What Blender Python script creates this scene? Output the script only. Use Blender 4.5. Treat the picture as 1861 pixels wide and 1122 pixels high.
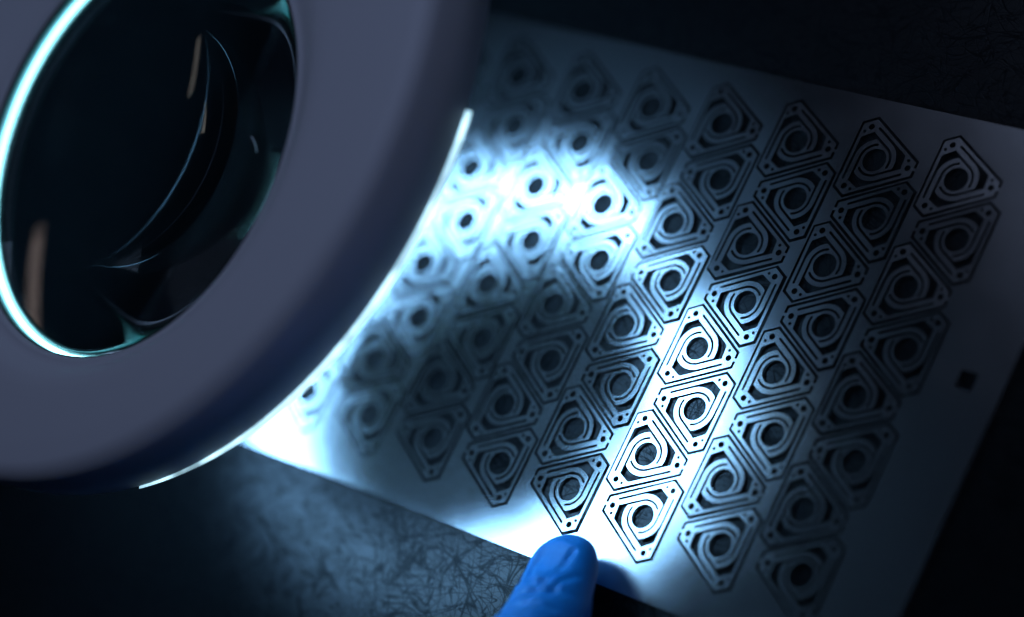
import bpy, bmesh, math, random
import numpy as np
from mathutils import Vector, Matrix, noise
from mathutils.geometry import tessellate_polygon

for o in list(bpy.data.objects):
    bpy.data.objects.remove(o)
S = bpy.context.scene
C = S.collection
PI = math.pi

# ------------------------------------------------------------------ camera
cam_d = bpy.data.cameras.new('camera')
cam = bpy.data.objects.new('camera', cam_d)
C.objects.link(cam)
RX = Vector((0.741225, 0.437504, -0.509093))
RY = Vector((0.235822, -0.879797, -0.412729))
RZ = Vector((-0.62847, 0.185869, -0.7553))
CAM = Vector((0.284647, -0.172905, 0.461308))
m = Matrix.Identity(4)
for i in range(3):
    m[i][0], m[i][1], m[i][2], m[i][3] = RX[i], -RY[i], -RZ[i], CAM[i]
cam.matrix_world = m
cam_d.sensor_width = 36.0
cam_d.lens = 87.78
cam_d.clip_start = 0.02
cam_d.clip_end = 50
cam_d.dof.use_dof = True
cam_d.dof.focus_distance = 0.573
cam_d.dof.aperture_fstop = 3.2
cam_d.dof.aperture_blades = 9
S.camera = cam

# ------------------------------------------------------------------ world, lamps, exposure
W = bpy.data.worlds.new('World')
S.world = W
W.use_nodes = True
W.node_tree.nodes['Background'].inputs[0].default_value = (0.35, 0.5, 1.0, 1)
W.node_tree.nodes['Background'].inputs[1].default_value = 0.003

def area_light(name, loc, target, sx, sy, power, col):
    d = bpy.data.lights.new(name, 'AREA')
    d.shape = 'RECTANGLE'; d.size = sx; d.size_y = sy
    d.energy = power; d.color = col
    o = bpy.data.objects.new(name, d)
    C.objects.link(o)
    o.location = loc
    o.rotation_euler = (Vector(target) - Vector(loc)).to_track_quat('-Z', 'Y').to_euler()
    return o
area_light('room_soft_light', (0.30, 0.12, 1.38), (-0.15, 0.0, 0.0), 0.5, 0.5, 3.0, (0.44, 0.55, 0.92))
area_light('back_soft_light', (-0.42, 0.76, 1.12), (-0.12, 0.0, 0.0), 0.5, 0.5, 0.8, (0.46, 0.58, 0.92))
area_light('window_strip_light', (-1.240, -0.390, 0.490), (-0.155, -0.069, 0.085), 0.24, 0.05, 0.034, (1.0, 0.80, 0.74))

S.render.engine = 'CYCLES'
S.cycles.use_denoising = True
S.cycles.max_bounces = 14
S.cycles.transmission_bounces = 12
S.cycles.glossy_bounces = 8
S.cycles.diffuse_bounces = 4
S.cycles.caustics_reflective = True
S.cycles.caustics_refractive = False
S.cycles.sample_clamp_indirect = 2.0
S.view_settings.view_transform = 'Standard'
S.view_settings.look = 'None'
S.view_settings.exposure = 0
S.view_settings.gamma = 1

# ------------------------------------------------------------------ helpers
def nodes_of(name):
    mt = bpy.data.materials.new(name)
    mt.use_nodes = True
    return mt, mt.node_tree.nodes, mt.node_tree.links, mt.node_tree.nodes['Principled BSDF']

def add(nt, kind, **kw):
    n = nt.new(kind)
    for k, v in kw.items():
        if k in n.inputs.keys():
            n.inputs[k].default_value = v
        else:
            setattr(n, k, v)
    return n

def math_node(nt, ln, op, a, b=None, c=None):
    n = nt.new('ShaderNodeMath'); n.operation = op
    for i, v in enumerate((a, b, c)):
        if v is None: continue
        if isinstance(v, (int, float)): n.inputs[i].default_value = v
        else: ln.new(v, n.inputs[i])
    return n.outputs[0]

def mesh_obj(name, verts, faces, mat, parent=None, smooth=False, matrix=None):
    me = bpy.data.meshes.new(name)
    me.from_pydata([tuple(v) for v in verts], [], faces)
    me.update()
    if smooth:
        me.polygons.foreach_set('use_smooth', [True]*len(me.polygons))
    me.materials.append(mat)
    o = bpy.data.objects.new(name, me)
    C.objects.link(o)
    if matrix is not None: o.matrix_world = matrix
    if parent is not None: o.parent = parent
    return o

def tag(o, label=None, cat=None, kind=None, group=None):
    if label: o['label'] = label
    if cat: o['category'] = cat
    if kind: o['kind'] = kind
    if group: o['group'] = group
    return o

# ------------------------------------------------------------------ materials
def mat_steel():
    mt, n, l, b = nodes_of('etched_steel')
    n.remove(b)
    out = n['Material Output']
    gl = add(n, 'ShaderNodeBsdfAnisotropic', distribution='BECKMANN')
    tc = add(n, 'ShaderNodeTexCoord')
    g = add(n, 'ShaderNodeTexNoise', Scale=5200.0, Detail=2.0)
    l.new(tc.outputs['Object'], g.inputs['Vector'])
    big = add(n, 'ShaderNodeTexNoise', Scale=60.0, Detail=4.0)
    l.new(tc.outputs['Object'], big.inputs['Vector'])
    mr = add(n, 'ShaderNodeMapRange')
    mr.inputs['To Min'].default_value = 0.205; mr.inputs['To Max'].default_value = 0.275
    l.new(big.outputs[0], mr.inputs['Value'])
    l.new(mr.outputs[0], gl.inputs['Roughness'])
    cr = add(n, 'ShaderNodeMapRange')
    cr.inputs['To Min'].default_value = 0.50; cr.inputs['To Max'].default_value = 0.66
    l.new(g.outputs[0], cr.inputs['Value'])
    cc = add(n, 'ShaderNodeCombineColor')
    for i in range(3): l.new(cr.outputs[0], cc.inputs[i])
    l.new(cc.outputs[0], gl.inputs['Color'])
    bp = add(n, 'ShaderNodeBump', Strength=0.12, Distance=0.00004)
    l.new(g.outputs[0], bp.inputs['Height'])
    l.new(bp.outputs[0], gl.inputs['Normal'])
    wide = add(n, 'ShaderNodeBsdfAnisotropic', distribution='BECKMANN', Roughness=0.52)
    l.new(cc.outputs[0], wide.inputs['Color']); l.new(bp.outputs[0], wide.inputs['Normal'])
    mx = add(n, 'ShaderNodeMixShader'); mx.inputs[0].default_value = 0.036
    l.new(gl.outputs[0], mx.inputs[1]); l.new(wide.outputs[0], mx.inputs[2])
    l.new(mx.outputs[0], out.inputs['Surface'])
    return mt
STEEL = mat_steel()

def mat_table():
    mt, n, l, b = nodes_of('scuffed_black_table')
    tc = add(n, 'ShaderNodeTexCoord')
    total = None
    rnd = random.Random(4)
    # hair-fine scuffs: needle-shaped noise contours in many directions, gently bent
    wn = add(n, 'ShaderNodeTexNoise', Scale=70.0, Detail=1.0)
    l.new(tc.outputs['Object'], wn.inputs['Vector'])
    ws = add(n, 'ShaderNodeVectorMath', operation='SUBTRACT')
    l.new(wn.outputs['Color'], ws.inputs[0]); ws.inputs[1].default_value = (0.5, 0.5, 0.5)
    wv = add(n, 'ShaderNodeVectorMath', operation='MULTIPLY_ADD')
    l.new(ws.outputs[0], wv.inputs[0]); wv.inputs[1].default_value = (0.008, 0.008, 0)
    l.new(tc.outputs['Object'], wv.inputs[2])
    layers = [(190, 0.12, 12), (240, 0.10, 55), (210, 0.14, 82), (270, 0.09, 104), (230, 0.12, 131), (300, 0.10, 158), (200, 0.10, 30), (260, 0.13, 70), (330, 0.12, 92)]
    for i, (sc, st, ang) in enumerate(layers):
        mp = add(n, 'ShaderNodeMapping', vector_type='TEXTURE')
        mp.inputs['Rotation'].default_value = (0, 0, math.radians(ang))
        mp.inputs['Scale'].default_value = (0.62/sc, 0.72/(sc*st), 1)
        mp.inputs['Location'].default_value = (rnd.random()*0.4, rnd.random()*0.4, i*7.3)
        l.new(wv.outputs[0], mp.inputs['Vector'])
        ns = add(n, 'ShaderNodeTexNoise', Scale=1.0, Detail=0.5, Distortion=0.15)
        l.new(mp.outputs[0], ns.inputs['Vector'])
        d = math_node(n, l, 'ABSOLUTE', math_node(n, l, 'SUBTRACT', ns.outputs[0], 0.5))
        mr = add(n, 'ShaderNodeMapRange', interpolation_type='SMOOTHSTEP')
        mr.inputs['From Min'].default_value = 0.0; mr.inputs['From Max'].default_value = 0.016
        mr.inputs['To Min'].default_value = 1.0; mr.inputs['To Max'].default_value = 0.0
        l.new(d, mr.inputs['Value'])
        total = mr.outputs[0] if total is None else math_node(n, l, 'MAXIMUM', total, mr.outputs[0])
    fine = add(n, 'ShaderNodeTexNoise', Scale=1500.0, Detail=3.0)
    l.new(tc.outputs['Object'], fine.inputs['Vector'])
    big = add(n, 'ShaderNodeTexNoise', Scale=26.0, Detail=5.0)
    l.new(tc.outputs['Object'], big.inputs['Vector'])
    h = math_node(n, l, 'MULTIPLY_ADD', fine.outputs[0], 0.10, math_node(n, l, 'MULTIPLY', total, -1.0))
    bp = add(n, 'ShaderNodeBump', Strength=0.14, Distance=0.00012)
    l.new(h, bp.inputs['Height'])
    mr = add(n, 'ShaderNodeMapRange')
    mr.inputs['From Min'].default_value = 0.3; mr.inputs['From Max'].default_value = 0.7
    mr.inputs['To Min'].default_value = 0.27; mr.inputs['To Max'].default_value = 0.36
    l.new(big.outputs[0], mr.inputs['Value'])
    n.remove(b)
    df = add(n, 'ShaderNodeBsdfDiffuse', Color=(0.004, 0.0045, 0.005, 1))
    gl = add(n, 'ShaderNodeBsdfAnisotropic', distribution='BECKMANN', Color=(0.9, 0.93, 1.0, 1))
    l.new(mr.outputs[0], gl.inputs['Roughness'])
    gm = add(n, 'ShaderNodeMapRange')
    gm.inputs['To Min'].default_value = 1.0; gm.inputs['To Max'].default_value = 0.22
    l.new(total, gm.inputs['Value'])
    gc = add(n, 'ShaderNodeCombineColor')
    for i in range(3): l.new(gm.outputs[0], gc.inputs[i])
    l.new(gc.outputs[0], gl.inputs['Color'])
    fr = add(n, 'ShaderNodeFresnel', IOR=1.32)
    for q in (df, gl, fr): l.new(bp.outputs[0], q.inputs['Normal'])
    mx = add(n, 'ShaderNodeMixShader')
    l.new(fr.outputs[0], mx.inputs[0]); l.new(df.outputs[0], mx.inputs[1]); l.new(gl.outputs[0], mx.inputs[2])
    l.new(mx.outputs[0], n['Material Output'].inputs['Surface'])
    return mt
TABLE = mat_table()

def mat_plastic(name, col, rough, spec=0.5, bump=0.0):
    mt, n, l, b = nodes_of(name)
    b.inputs['Base Color'].default_value = (*col, 1)
    b.inputs['Roughness'].default_value = rough
    b.inputs['Specular IOR Level'].default_value = spec
    tc = add(n, 'ShaderNodeTexCoord')
    ns = add(n, 'ShaderNodeTexNoise', Scale=900.0, Detail=3.0)
    l.new(tc.outputs['Object'], ns.inputs['Vector'])
    bp = add(n, 'ShaderNodeBump', Strength=bump, Distance=0.0001)
    l.new(ns.outputs[0], bp.inputs['Height']); l.new(bp.outputs[0], b.inputs['Normal'])
    return mt
HOUSING = mat_plastic('white_lamp_plastic', (0.62, 0.64, 0.68), 0.55, 0.3, 0.08)
BLACK = mat_plastic('matt_black_plastic', (0.008, 0.008, 0.009), 0.7, 0.2, 0.05)
ARMMAT = mat_plastic('grey_arm_metal', (0.35, 0.36, 0.38), 0.4, 0.5, 0.03)

def mat_emit(name, col, strength):
    mt, n, l, b = nodes_of(name)
    b.inputs['Base Color'].default_value = (0.8, 0.85, 0.9, 1)
    b.inputs['Emission Color'].default_value = (*col, 1)
    b.inputs['Emission Strength'].default_value = strength
    b.inputs['Roughness'].default_value = 0.4
    return mt
LED = mat_emit('lit_led_ring', (0.245, 0.57, 1.0), 28.0)
EDGE = mat_emit('lens_edge_emission', (0.30, 0.86, 1.0), 4.5)  # emission stands in for LED light caught in the lens edge
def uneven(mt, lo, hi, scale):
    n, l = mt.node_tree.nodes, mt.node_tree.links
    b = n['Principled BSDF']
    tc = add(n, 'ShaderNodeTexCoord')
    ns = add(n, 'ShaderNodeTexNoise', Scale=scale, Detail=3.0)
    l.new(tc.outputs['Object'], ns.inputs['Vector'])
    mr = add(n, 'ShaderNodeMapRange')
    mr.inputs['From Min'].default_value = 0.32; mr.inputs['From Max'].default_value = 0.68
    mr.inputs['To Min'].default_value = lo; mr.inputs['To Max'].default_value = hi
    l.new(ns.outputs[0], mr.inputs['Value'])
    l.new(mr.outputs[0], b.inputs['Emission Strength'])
GLOW = mat_emit('bore_wall_glow', (0.03, 0.75, 0.85), 0.22)  # teal emission imitating light on the bore wall
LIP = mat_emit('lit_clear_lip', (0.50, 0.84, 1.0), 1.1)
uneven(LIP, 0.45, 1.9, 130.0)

def mat_lens():
    mt, n, l, b = nodes_of('lens_glass')
    b.inputs['Base Color'].default_value = (0.80, 0.96, 0.95, 1)
    b.inputs['Transmission Weight'].default_value = 1
    b.inputs['Roughness'].default_value = 0.0
    b.inputs['IOR'].default_value = 1.52
    return mt
LENS = mat_lens()

def mat_glove():
    mt, n, l, b = nodes_of('blue_nitrile')
    b.inputs['Base Color'].default_value = (0.004, 0.21, 0.58, 1)
    b.inputs['Roughness'].default_value = 0.5
    b.inputs['Specular IOR Level'].default_value = 0.35
    b.inputs['Subsurface Weight'].default_value = 0.1
    b.inputs['Subsurface Radius'].default_value = (0.0003, 0.0006, 0.0015)
    tc = add(n, 'ShaderNodeTexCoord')
    ns = add(n, 'ShaderNodeTexNoise', Scale=1700.0, Detail=3.0)
    l.new(tc.outputs['Object'], ns.inputs['Vector'])
    w = add(n, 'ShaderNodeTexNoise', Scale=170.0, Detail=2.0, Distortion=1.0)
    l.new(tc.outputs['Object'], w.inputs['Vector'])
    h = math_node(n, l, 'MULTIPLY_ADD', w.outputs[0], 2.5, ns.outputs[0])
    bp = add(n, 'ShaderNodeBump', Strength=0.35, Distance=0.0002)
    l.new(h, bp.inputs['Height']); l.new(bp.outputs[0], b.inputs['Normal'])
    return mt
GLOVE = mat_glove()

# ------------------------------------------------------------------ table
TZ = -0.0008
def box(x0, x1, y0, y1, z0, z1):
    v = [(x, y, z) for z in (z0, z1) for y in (y0, y1) for x in (x0, x1)]
    f = [(0, 2, 3, 1), (4, 5, 7, 6), (0, 1, 5, 4), (1, 3, 7, 5), (3, 2, 6, 7), (2, 0, 4, 6)]
    return v, f
v, f = box(-1.6, 1.2, -1.2, 1.4, TZ-0.03, TZ)
tag(mesh_obj('table_top', v, f, TABLE), kind='structure')

# ------------------------------------------------------------------ etched steel sheet
A = 0.022                       # pitch between strips of parts
PY = 1.25118*A                  # pitch along a strip
DX, DY = 0.3040*A, -0.62559*A   # from the first part of a pair to its upside-down partner
TH = 0.00018
SLOT = 0.031

def extrude_poly(loops, z0, z1):
    """loops: outer first, then holes; lists of (x, y). Returns verts, faces of a plate."""
    flat = [p for lp in loops for p in lp]
    N = len(flat)
    tris = tessellate_polygon([[Vector((x, y, 0)) for x, y in lp] for lp in loops])
    verts = [(x, y, z1) for x, y in flat] + [(x, y, z0) for x, y in flat]
    faces = []
    for t in tris:
        a, b, c = (flat[i] for i in t)
        cr = (b[0]-a[0])*(c[1]-a[1]) - (b[1]-a[1])*(c[0]-a[0])
        if abs(cr) < 1e-18: continue
        t = tuple(t) if cr > 0 else (t[0], t[2], t[1])
        faces.append(t); faces.append((t[0]+N, t[2]+N, t[1]+N))
    s = 0
    for k, lp in enumerate(loops):
        n = len(lp)
        area = sum(lp[i][0]*lp[(i+1) % n][1]-lp[(i+1) % n][0]*lp[i][1] for i in range(n))
        ccw = area > 0
        for i in range(n):
            a, b = s+i, s+(i+1) % n
            if ccw == (k == 0): faces.append((a, a+N, b+N, b))
            else: faces.append((b, b+N, a+N, a))
        s += n
    return verts, faces

def pol(r, deg): return (r*math.cos(math.radians(deg)), r*math.sin(math.radians(deg)))
def hexagon(grow):
    """truncated triangle with corners at 180, 60 and -60 degrees; grow = offset of every side"""
    dl, ds = 0.322+grow, 0.4935+grow
    pts = []
    for cdeg in (180, 300, 60):
        # corner side has normal cdeg at ds, long sides have normals cdeg +- 60 at dl
        for s in (-1, 1):
            n1, n2 = pol(1, cdeg), pol(1, cdeg+60*s)
            det = n1[0]*n2[1]-n1[1]*n2[0]
            pts.append(((ds*n2[1]-dl*n1[1])/det, (n1[0]*dl-n2[0]*ds)/det))
    return pts
def arc(r, d0, d1, n):
    return [pol(r, d0+(d1-d0)*i/n) for i in range(n+1)]
def rot(p, deg):
    c, s = math.cos(math.radians(deg)), math.sin(math.radians(deg))
    return (p[0]*c-p[1]*s, p[0]*s+p[1]*c)

def flexure_loops():
    w = 0.0275
    xo0, xo1 = 0.245, 0.245+w          # outer slot
    ri0, ri1 = 0.1655, 0.1655+w          # inner slot
    outer = hexagon(-SLOT/2)
    # tab bridging the slot in the middle of the corner side at 180 degrees
    d = 0.4935
    i = 0
    a, b = outer[0], outer[1]
    tab = 0.017
    sgn = 1 if b[1] > a[1] else -1
    outer = [outer[0], (-(d-SLOT/2), -sgn*tab), (-(d+SLOT/2), -sgn*tab), (-(d+SLOT/2), sgn*tab), (-(d-SLOT/2), sgn*tab)] + outer[1:]
    loops = [outer]
    phi = -120+math.degrees(math.acos(ri0/xo0))
    nT, tT = pol(1, -120), (math.sin(math.radians(-120)), -math.cos(math.radians(-120)))
    def T(dd, s): return (dd*nT[0]+s*tT[0], dd*nT[1]+s*tT[1])
    one = []
    cx = (xo0+xo1)/2
    one += [(cx+w/2*math.cos(t), 0.270+w/2*math.sin(t)) for t in [PI*i/5 for i in range(6)]]
    one += arc(xo0, 0, phi, 18)
    one += arc(ri0, -120, -198, 20)
    e = pol((ri0+ri1)/2, -199)
    one.append(pol((ri0+ri1)/2, -201))
    one += arc(ri1, -198, -120, 20)
    one += [T(ri1, -0.262), T(ri1+0.004, -0.279)]
    one += [(xo1-0.008, -0.226), (xo1, -0.208)]
    for k in range(3):
        loops.append([rot(p, 120*k) for p in one])
    loops.append(arc(0.134, 0, 360, 48)[:-1])
    for k in range(3):
        c = pol(0.411, 180+120*k)
        loops.append([(c[0]+x, c[1]+y) for x, y in arc(0.0345, 0, 360, 20)[:-1]])
        c = pol(0.393, 180+120*k+12)
        loops.append([(c[0]+x, c[1]+y) for x, y in arc(0.0185, 0, 360, 14)[:-1]])
    return [[(x*A, y*A) for x, y in lp] for lp in loops]

NS, NR = 8, 4
X0, X1, Y0, Y1 = -8.1*A, 1.475*A, -5.2*A, 0.69*A
hx_d = [(x*A, y*A) for x, y in hexagon(SLOT/2)]
hx_u = [(-x, -y) for x, y in hx_d]
cells = []
for k in range(NS):
    for j in range(NR):
        cells.append((k, j, 0, -k*A, -j*PY))
        cells.append((k, j, 1, -k*A+DX, -j*PY+DY))
web = [[(X0, Y0), (X1, Y0), (X1, Y1), (X0, Y1)]]
for k, j, t, x, y in cells:
    web.append([(x+px, y+py) for px, py in (hx_d if t else hx_u)])
sq = 0.095*A
for sx, sy in ((1.07*A, -2.005*A),):
    web.append([(sx-sq, sy-sq), (sx+sq, sy-sq), (sx+sq, sy+sq), (sx-sq, sy+sq)])
v, f = extrude_poly(web, -TH, 0)
sheet = mesh_obj('metal_sheet', v, f, STEEL)
tag(sheet, 'thin etched steel sheet cut with rows of triangular spring plates on black table', 'sheet')

fv, ff = extrude_poly(flexure_loops(), -TH, 0)
flex_me = bpy.data.meshes.new('spring_plate')
flex_me.from_pydata(fv, [], ff); flex_me.update(); flex_me.materials.append(STEEL)
rnd = random.Random(11)
TILT = {(3, 3, 1): (1.3, -0.9), (3, 3, 0): (0.2, -0.9), (1, 0, 0): (0.35, 0.1), (0, 0, 1): (0.5, -0.3)}   # (strip, row, partner): (lift at the free end in degrees, twist in degrees)
for k, j, t, x, y in cells:
    o = bpy.data.objects.new('spring_plate', flex_me)
    C.objects.link(o)
    lift, twist = TILT.get((k, j, t), (rnd.uniform(0.0, 1.5), rnd.uniform(-1.1, 1.1)))
    pv = Vector((-0.4935*A, 0, 0))
    M = Matrix.Translation(pv) @ Matrix.Rotation(math.radians(-lift), 4, 'Y') @ Matrix.Rotation(math.radians(twist), 4, 'X') @ Matrix.Translation(-pv)
    M = Matrix.Rotation(0 if t else PI, 4, 'Z') @ M
    o.matrix_world = Matrix.Translation((x, y, 0)) @ M
    o.parent = sheet

# ------------------------------------------------------------------ magnifier lamp
LC = Vector((-0.155347, -0.069023, 0.085075))
N_ = Vector((-0.072521, -0.157823, 0.984801)).normalized()
E1 = Vector((0.97178, 0.211041, 0.105383)).normalized()
E2 = N_.cross(E1)
ML = Matrix.Identity(4)
for i in range(3):
    ML[i][0], ML[i][1], ML[i][2], ML[i][3] = E1[i], E2[i], N_[i], LC[i]
lamp = bpy.data.objects.new('magnifier_lamp', None)
C.objects.link(lamp)
lamp.matrix_world = ML
tag(lamp, 'round white magnifier lamp head with dark glass lens and lit ring over steel sheet', 'lamp')
OFF = (-0.0181, 0.0238)

def loft_rings(rings, seg=160, a0=0.0, a1=360.0, close=False):
    """rings: (centre factor, radius, z). full circle or arc."""
    full = abs(a1-a0) >= 359.9
    n = seg if full else seg+1
    vs, fs = [], []
    for c, r, z in rings:
        for i in range(n):
            t = math.radians(a0+(a1-a0)*i/seg)
            vs.append((OFF[0]*c+r*math.cos(t), OFF[1]*c+r*math.sin(t), z))
    R_ = len(rings)
    for q in range(R_ if close else R_-1):
        q2 = (q+1) % R_
        for i in range(seg):
            i2 = (i+1) % n
            fs.append((q*n+i, q2*n+i, q2*n+i2, q*n+i2))
    if not full:
        fs.append(tuple(q*n for q in range(R_)))
        fs.append(tuple(q*n+n-1 for q in range(R_))[::-1])
    return vs, fs

def fillet(c, r, z, rad, a0, a1, n=8):
    return [(c, r+rad*math.cos(math.radians(a0+(a1-a0)*i/n)), z+rad*math.sin(math.radians(a0+(a1-a0)*i/n))) for i in range(n+1)]
ZB = -0.0200
rings = [(0, 0.0530, ZB), (0, 0.0530, -0.0090), (0, 0.0530, -0.0012)]
rings += fillet(0, 0.0542, -0.0012, 0.0012, 180, 60, 5)
rings += [(t, 0.0545+0.0467*t, z) for t, z in ((0.05, 0.0004), (0.1, 0.0012), (0.15, 0.0019), (0.2, 0.0023), (0.3, 0.0024), (0.4, 0.0023), (0.6, 0.0020), (0.8, 0.0016), (0.92, 0.0013))]
rings += fillet(1, 0.1012, -0.0042, 0.0051, 86, 6, 10)
rings += [(1, 0.1062, -0.010), (1, 0.1054, ZB+0.0006), (1, 0.1046, ZB), (1, 0.0990, ZB), (0.3, 0.0735, ZB), (0, 0.0670, ZB)]
v, f = loft_rings(rings, 200, close=True)
mesh_obj('housing', v, f, HOUSING, smooth=True, matrix=ML).parent = lamp
def child(name, vf, mat, smooth=True):
    o = mesh_obj(name, vf[0], vf[1], mat, smooth=smooth)
    o.parent = lamp
    return o
lamp_housing = [o for o in lamp.children if o.name.startswith('housing')]
lamp.children[0].matrix_world = ML
# lit ring under the head
rv, rf = loft_rings([(0, 0.0565, ZB-0.0006), (0, 0.0565, ZB-0.0022), (0, 0.0645, ZB-0.0022), (0, 0.0645, ZB-0.0006)], 128, 54, 382, close=True)
def swell(p):      # ring shaped wider on one side to strengthen its bright streak on the sheet
    a = math.degrees(math.atan2(p[1], p[0]))
    r = math.hypot(p[0], p[1])
    w = math.exp(-((a+22)/42)**2)
    k = (r + (0.0048 if r < 0.060 else 0.0085)*w)/r
    return (p[0]*k, p[1]*k, p[2])
child('led_ring', ([swell(p) for p in rv], rf), LED, False)
# clear lit lip along the lower edge
lip_v, lip_f = loft_rings([(1, 0.1046, ZB-0.0001), (1, 0.1056, ZB-0.0003), (1, 0.1057, ZB-0.0013), (1, 0.1047, ZB-0.0018), (1, 0.1036, ZB-0.0014)], 90, -76, -8, close=True)
def thin(p):
    a = math.degrees(math.atan2(p[1]-OFF[1], p[0]-OFF[0]))
    k = min(1.0, max(0.0, (a+76)/30))**0.8 * (0.75+0.25*math.sin(math.radians((a+76)*2.6)))
    return (p[0], p[1], ZB-0.0001+(p[2]-ZB+0.0001)*k)
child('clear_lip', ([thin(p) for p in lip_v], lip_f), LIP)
# lens
def lens_mesh():
    rr, zt, zb, sag = 0.0517, -0.0044, -0.0078, 0.0056
    ring = []
    n = 26
    for i in range(1, n+1):
        r = rr*i/n
        ring.append((0, r, zt+sag*(1-(r/rr)**2)))
    for i in range(n, 0, -1):
        r = rr*i/n
        ring.append((0, r, zb-sag*(1-(r/rr)**2)))
    vs, fs = loft_rings(ring, 144)
    a, b = len(vs), len(vs)+1
    vs += [(0, 0, zt+sag), (0, 0, zb-sag)]
    m_ = (len(ring)-1)*144
    for i in range(144):
        fs.append((a, i, (i+1) % 144)); fs.append((b, m_+(i+1) % 144, m_+i))
    # outward winding for the lofted part
    return vs, fs
lens = child('lens', lens_mesh(), LENS)
child('lens_edge_glow', loft_rings([(0, 0.0519, -0.0046), (0, 0.0528, -0.0042), (0, 0.0528, -0.0076), (0, 0.0519, -0.0076)], 128, close=True), EDGE)
child('wall_glow_strip', loft_rings([(0, 0.05285, -0.0043), (0, 0.05295, -0.0043), (0, 0.05295, -0.0024), (0, 0.05285, -0.0024)], 128, close=True), GLOW)  # added strip, glows in place of the lit bore wall
child('wall_mask', loft_rings([(0, 0.0528, -0.0024), (0, 0.05295, -0.0024), (0, 0.05295, -0.0009), (0, 0.0528, -0.0009)], 128, close=True), BLACK)  # added dark ring, keeps the pale bore wall out of lens reflections
child('added_baffle', loft_rings([(0, 0.0512, -0.0084), (0, 0.0528, -0.0084), (0, 0.0528, ZB-0.0004), (0, 0.0518, ZB-0.0004)], 128, close=True), BLACK)  # added black sleeve, darkens what the underside of the lens reflects

# arm, post and foot that carry the head
def rod(pts, rad, seg=20):
    vs, fs = [], []
    for k, p in enumerate(pts):
        a, b = pts[max(k-1, 0)], pts[min(k+1, len(pts)-1)]
        dr = (Vector(b)-Vector(a)).normalized()
        u = dr.cross(Vector((0, 0, 1)) if abs(dr.z) < 0.9 else Vector((1, 0, 0))).normalized()
        w = dr.cross(u)
        for i in range(seg):
            t = 2*PI*i/seg
            vs.append(Vector(p)+u*(rad*math.cos(t))+w*(rad*math.sin(t)))
    for k in range(len(pts)-1):
        for i in range(seg):
            fs.append((k*seg+i, k*seg+(i+1) % seg, (k+1)*seg+(i+1) % seg, (k+1)*seg+i))
    fs.append(tuple(range(seg))[::-1]); fs.append(tuple(range((len(pts)-1)*seg, len(pts)*seg)))
    return vs, fs
dirx = Vector((OFF[0], OFF[1], 0)).normalized()
rim = Vector((OFF[0], OFF[1], -0.009))+dirx*0.1045
post_w = ML @ (rim+dirx*0.17)
inv = ML.inverted()
child('bracket', rod([rim-dirx*0.002, rim+dirx*0.030], 0.0085), HOUSING)
child('arm', rod([rim+dirx*0.026, rim+dirx*0.10+Vector((0, 0, 0.004)), rim+dirx*0.17], 0.0065), ARMMAT)
child('arm_knob', rod([inv @ (post_w-Vector((0, 0, 0.014))), inv @ (post_w+Vector((0, 0, 0.016)))], 0.012), BLACK)
child('post', rod([inv @ Vector((post_w.x, post_w.y, TZ+0.018)), inv @ (post_w-Vector((0, 0, 0.012)))], 0.008), ARMMAT)
child('base', rod([inv @ Vector((post_w.x, post_w.y, TZ+z)) for z in (0.0, 0.016)], 0.075, 48), BLACK, False)
for o in lamp.children:
    bm = bmesh.new(); bm.from_mesh(o.data)
    bmesh.ops.recalc_face_normals(bm, faces=bm.faces)
    bm.to_mesh(o.data); bm.free()

# ------------------------------------------------------------------ gloved hand
def tube(bm, pts, seg=28):
    """pts: (centre, lateral, up, half width, half height)"""
    prev = None
    first = None
    for c, la, up, w, h in pts:
        ring = [bm.verts.new(c+la*(w*math.cos(2*PI*i/seg))+up*(h*math.sin(2*PI*i/seg))) for i in range(seg)]
        if prev:
            for i in range(seg):
                bm.faces.new((prev[i], prev[(i+1) % seg], ring[(i+1) % seg], ring[i]))
        else:
            first = ring
        prev = ring
    bm.faces.new(first[::-1]); bm.faces.new(prev)

def limb(bm, joints, widths, hfac=0.9, tip=True):
    """chain of joints (Vectors), half widths, sampled smoothly; rounded at the first joint"""
    P = []
    n = len(joints)
    for i in range(n-1):
        steps = 10
        for s in range(steps):
            t = s/steps
            p0 = joints[max(i-1, 0)]; p1 = joints[i]; p2 = joints[i+1]; p3 = joints[min(i+2, n-1)]
            c = 0.5*((2*p1)+(p2-p0)*t+(2*p0-5*p1+4*p2-p3)*t*t+(3*p1-p0-3*p2+p3)*t**3)
            P.append((c, widths[i]*(1-t)+widths[i+1]*t))
    P.append((joints[-1], widths[-1]))
    out = []
    d0 = (P[0][0]-P[1][0]).normalized()
    r0 = P[0][1]
    if tip:
        for q in (0.05, 0.2, 0.4, 0.6, 0.8, 0.95):
            a = q*PI/2
            out.append((P[0][0]+d0*(r0*math.cos(a)), r0*math.sin(a)))
    out += P
    res = []
    for i, (c, w) in enumerate(out):
        a = out[max(i-1, 0)][0]; b = out[min(i+1, len(out)-1)][0]
        d = (b-a).normalized()
        la = d.cross(Vector((0, 0, 1)))
        la = la.normalized() if la.length > 0.05 else Vector((0, 1, 0))
        up = la.cross(d).normalized()
        res.append((c, la, up, w, w*hfac))
    tube(bm, res)

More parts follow.
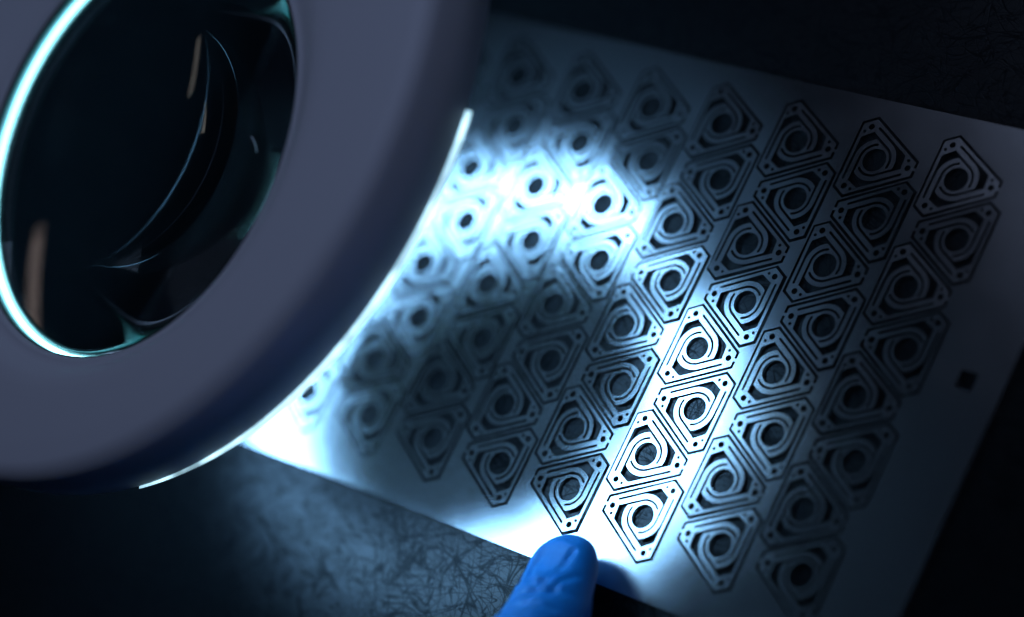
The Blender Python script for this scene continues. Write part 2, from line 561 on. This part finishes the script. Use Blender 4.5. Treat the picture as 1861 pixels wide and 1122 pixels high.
def build_hand():
    # local frame: x from the fingertip towards the hand, y sideways, z up; millimetres
    bm = bmesh.new()
    pitch = math.radians(20)
    d = Vector((math.cos(pitch), 0, math.sin(pitch)))
    up = Vector((-math.sin(pitch), 0, math.cos(pitch)))
    la = Vector((0, 1, 0))
    pts = []
    sec = []
    for i in range(1, 15):
        x = 9.5*(1-math.cos(i/14*PI/2))
        u = 1-x/9.5
        sec.append((x, 8.5*math.sqrt(max(1-u**2.15, 0)), 6.5*math.sqrt(max(1-u**2.0, 0)), 0.0))
    sec = [(0.02, 0.4, 0.4, -0.3)]+sec
    sec += [(12, 8.85, 6.75, 0.0), (15, 9.2, 7.0, 0.1), (18, 9.6, 7.4, 0.2), (22, 10.1, 8.0, 0.3), (26, 10.2, 8.3, 0.5)]
    base = Vector((0, 0, 6.0))
    for x, w, h, dz in sec:
        pts.append((base+d*x+up*dz, la, up, w, h))
    tube(bm, pts, 40)
    j = base+d*20
    k1 = base+d*26+Vector((0, 0, 0.6))
    pip = base+d*26+Vector((23*math.cos(math.radians(33)), 0, 23*math.sin(math.radians(33))))
    mcp = pip+Vector((44*math.cos(math.radians(12)), 4, 44*math.sin(math.radians(12))))
    limb(bm, [j, k1, pip, mcp], [9.4, 10.0, 10.8, 12.3], 0.92)
    # knuckles and palm
    kn = [mcp, mcp+Vector((-1, 21, 1)), mcp+Vector((4, 41, -3)), mcp+Vector((11, 58, -10))]
    wrist = mcp+Vector((82, 20, -12))
    for q, kk in enumerate(kn):
        limb(bm, [kk, kk*0.5+wrist*0.5+Vector((0, (1.5-q)*-3, 2)), wrist+Vector((0, (q-1.5)*11, 0))], [12.5, 13.5, 15.0], 0.95)
    limb(bm, [wrist+Vector((-5, 0, 0)), wrist+Vector((60, 4, 0)), wrist+Vector((150, 8, 4))], [26, 27, 34], 0.75)
    # curled middle, ring and little finger: knuckle, middle joint, end joint, tip
    for q, (kk, l1, l2, l3, w) in enumerate(((kn[1], 47, 29, 20, 9.6), (kn[2], 43, 27, 19, 9.2), (kn[3], 34, 20, 17, 8.2))):
        p1 = kk+Vector((-l1*math.cos(math.radians(28)), 2, -l1*math.sin(math.radians(28))))
        p2 = p1+Vector((l2*math.cos(math.radians(72)), 0, -l2*0.62*math.sin(math.radians(72))))
        p3 = p2+Vector((l3*0.95, -1, l3*0.25))
        limb(bm, [p3, p2, p1, kk], [w*0.82, w*0.93, w*1.02, w*1.2], 0.95)
    # thumb leaves the side of the palm near its base
    tb = wrist+Vector((-16, -24, -2))
    t1 = tb+Vector((-38, -22, -6)); t2 = t1+Vector((-30, -2, -4)); t3 = t2+Vector((-24, 6, -2))
    limb(bm, [t3, t2, t1, tb, wrist+Vector((-6, 0, 0))], [8.8, 10.2, 11.5, 14.5, 16], 0.92)
    bmesh.ops.recalc_face_normals(bm, faces=bm.faces)
    bmesh.ops.scale(bm, vec=(0.001,)*3, verts=bm.verts)
    me = bpy.data.meshes.new('hand_raw'); bm.to_mesh(me); bm.free()
    tmp = bpy.data.objects.new('hand_raw', me)
    C.objects.link(tmp)
    md = tmp.modifiers.new('r', 'REMESH'); md.mode = 'VOXEL'; md.voxel_size = 0.0009
    sm = tmp.modifiers.new('s', 'SMOOTH'); sm.factor = 0.5; sm.iterations = 14
    dg = bpy.context.evaluated_depsgraph_get()
    me2 = bpy.data.meshes.new_from_object(tmp.evaluated_get(dg))
    bpy.data.objects.remove(tmp)
    # creases of the stretched film: polylines in (along, across) on the back of the fingertip
    creases = [([(9, -3.2), (12.5, -4.0), (16, -3.2), (19.5, -1.2)], 1.1, 0.75),
               ([(8.5, 4.8), (13, 3.8), (17.5, 2.0), (23.5, 0.2)], 1.15, 0.7),
               ([(13.5, -8.2), (16.5, -6.4), (19.5, -5.6)], 0.8, 0.6),
               ([(4.5, -3.4), (3.6, 0.2), (4.6, 3.8)], 0.35, 0.7),
               ([(15, 7.5), (18.5, 5.4), (23, 4.2)], 0.8, 0.6),
               ([(18.5, -3.4), (19.5, 0.4), (18.8, 2.8)], 0.7, 0.6),
               ([(22, -7), (22.6, -2), (22, 4), (21, 8)], 0.6, 0.7),
               ([(27, -7), (27.6, 0), (27, 7)], 0.6, 0.8)]
    nv = len(me2.vertices)
    co = np.empty(nv*3); me2.vertices.foreach_get('co', co); co = co.reshape(-1, 3)
    no = np.empty(nv*3); me2.vertices.foreach_get('normal', no); no = no.reshape(-1, 3)
    inv = np.array([d, la, up])
    loc = (co*1000-np.array(base)) @ inv.T
    for i in np.nonzero(loc[:, 0] < 45)[0]:
        px, py, pz = loc[i]
        dd = 0.0
        if pz > 0 and px < 34:
            for poly, dep, wd in creases:
                best = 99
                for (x0, y0), (x1, y1) in zip(poly, poly[1:]):
                    ex, ey = x1-x0, y1-y0
                    t = max(0, min(1, ((px-x0)*ex+(py-y0)*ey)/(ex*ex+ey*ey)))
                    best = min(best, math.hypot(px-x0-t*ex, py-y0-t*ey))
                dd += dep*math.exp(-(best/wd)**2)
            # flatter nail plate
            dd += 0.9*math.exp(-(((px-11)/5.5)**2+((py-0.3)/3.6)**2)**2)
        nz = noise.noise(Vector((px*0.16, py*0.22, pz*0.22)))
        co[i] += no[i]*(0.00026*nz) - inv[2]*(dd*0.001)
    # pad pressed flat on the sheet
    co[:, 2] = np.where((co[:, 2] < 0.00002) & (loc[:, 0] < 40), 0.00002, co[:, 2])
    me2.vertices.foreach_set('co', co.ravel())
    me2.update()
    me2.polygons.foreach_set('use_smooth', [True]*len(me2.polygons))
    me2.materials.clear(); me2.materials.append(GLOVE)
    return me2
hand = bpy.data.objects.new('gloved_hand', build_hand())
C.objects.link(hand)
tag(hand, 'blue rubber gloved finger pressing down on the edge of the steel sheet', 'hand')
HAND_TIP = Vector((-0.0480, -0.1076, 0.0))
hand.location = HAND_TIP
hand.rotation_euler = (0, 0, math.radians(-66))

# ------------------------------------------------------------------ lint on the lens
def lens_point(x, y, lift=0.0001):
    return ML @ Vector((x, y, -0.0044+0.0056*(1-(x*x+y*y)/0.0517**2)+lift))
P_ = [(0.0397, -0.0011), (0.0407, -0.0022), (0.0415, -0.0034), (0.0420, -0.0047)]
lv, lf = rod([lens_point(*p) for p in P_], 0.00013, 8)
lint = mesh_obj('lint_fibre', lv, lf, mat_plastic('pale_lint', (0.8, 0.82, 0.84), 0.6), smooth=True)
tag(lint, 'tiny pale lint fibre lying on the dark magnifier lens', 'lint')
